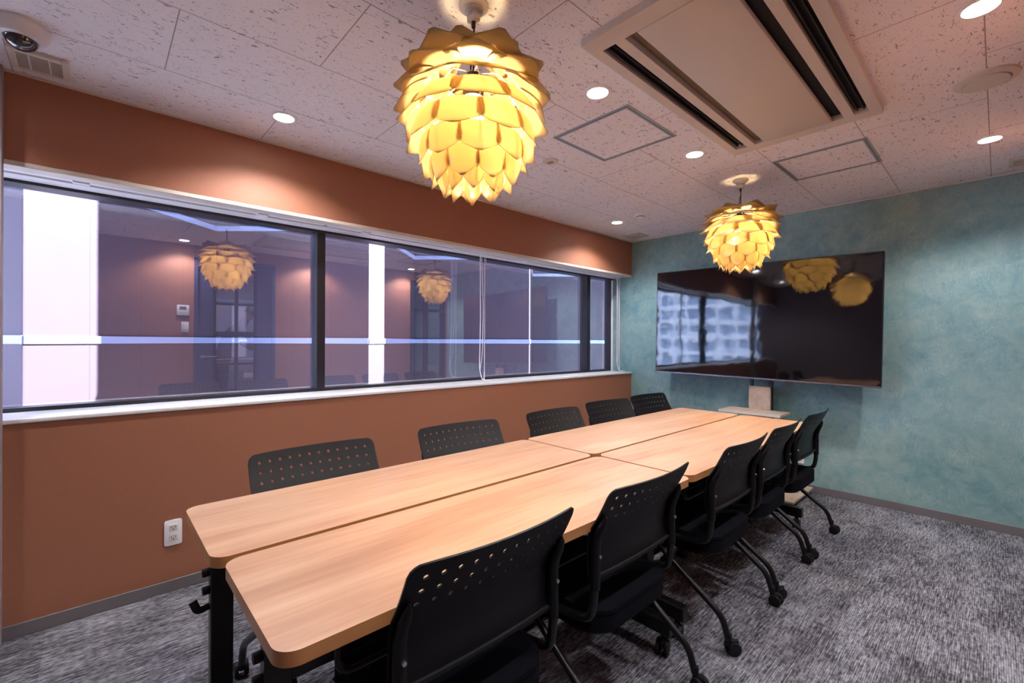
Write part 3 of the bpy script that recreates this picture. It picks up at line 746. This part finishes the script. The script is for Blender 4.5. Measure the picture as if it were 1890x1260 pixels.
def ledge(z0,z1,dep):
    bm=MB(); 
    q=pts
    for (a,c) in zip(q,q[1:]):
        A=Vector((a[0],a[1],0)); C_=Vector((c[0],c[1],0)); d_=(C_-A).normalized(); n=Vector((d_.y,-d_.x,0))
        if n.x<0: n=-n
        vs=[]
        for z in(z0,z1):
            for P_ in(A-n*.01,C_-n*.01,C_+n*dep,A+n*dep): vs.append(bm.bm.verts.new((P_.x,P_.y,z+6)))
        for f in((0,1,2,3),(4,7,6,5),(0,4,5,1),(1,5,6,2),(2,6,7,3),(3,7,4,0)): bm.bm.faces.new([vs[i] for i in f])
    return bm.build('ledge',M['ledge'],b,smooth=False)
ledge(1.203,1.262,.012); ledge(2.405,2.455,.012)
fb=thing('office_block','pale concrete office block with a window grid, mirrored in the television','building',(-20,-88,-20))
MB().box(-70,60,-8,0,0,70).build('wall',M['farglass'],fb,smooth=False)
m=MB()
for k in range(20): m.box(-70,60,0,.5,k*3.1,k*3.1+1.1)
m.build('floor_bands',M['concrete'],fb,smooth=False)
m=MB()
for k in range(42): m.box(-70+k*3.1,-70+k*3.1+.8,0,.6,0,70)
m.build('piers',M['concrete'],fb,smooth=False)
MB().box(-120,90,-110,60,-20.2,-20).build('ground',M['ground'],None,smooth=False)
bpy.data.objects['ground']['kind']='structure'; bpy.data.objects['ground']['label']='grey street far below the window'; bpy.data.objects['ground']['category']='ground'

# ------------------------------------------------------------------ light
sun=bpy.data.lights.new('sun','SUN'); sun.energy=56; sun.angle=R(.5); sun.color=(.92,1,.98)
so=bpy.data.objects.new('sun',sun); COL.objects.link(so)
el=R(38); d=Vector((-.153*math.cos(el),-.988*math.cos(el),-math.sin(el))); so.rotation_euler=d.to_track_quat('-Z','Y').to_euler()
wd=bpy.data.worlds.new('sky'); SC.world=wd; wd.use_nodes=True; nt=wd.node_tree; bg=nt.nodes['Background']
bg.inputs[0].default_value=(.42,.55,1,1); bg.inputs[1].default_value=2.3
# corridor ceiling lamp
la=bpy.data.lights.new('corridor_lamp','AREA'); la.energy=14; la.size=.6; la.color=(.75,.85,1)
t=thing('corridor_light','square ceiling light panel in the corridor beyond the door','ceiling light',(3.9,-2.6,H))
MB().box(-.3,.3,-.3,.3,-.02,0).build('diffuser',emat('panel_diffuser',(.8,.88,1),2.),t)
lo=bpy.data.objects.new('corridor_lamp',la); COL.objects.link(lo); lo.parent=t; lo.location=(0,0,-.03)

# ------------------------------------------------------------------ camera
cam=bpy.data.cameras.new('camera'); co=bpy.data.objects.new('camera',cam); COL.objects.link(co)
cam.sensor_width=36; cam.lens=829.6/1890*36; cam.clip_start=.02; cam.clip_end=300
yaw,roll=.825,.004
F=Vector((-math.sin(yaw),math.cos(yaw),0)); Rv=Vector((math.cos(yaw),math.sin(yaw),0)); U=Vector((0,0,1))
R2=Rv*math.cos(roll)+U*math.sin(roll); U2=-Rv*math.sin(roll)+U*math.cos(roll)
mt=Matrix((R2,U2,-F)).transposed().to_4x4(); mt.translation=Vector((2.757,-4.346,1.233)); co.matrix_world=mt
SC.camera=co
SC.view_settings.view_transform='Standard'; SC.view_settings.look='None'; SC.view_settings.gamma=1; SC.view_settings.exposure=0.9
SC.view_settings.use_curve_mapping=False
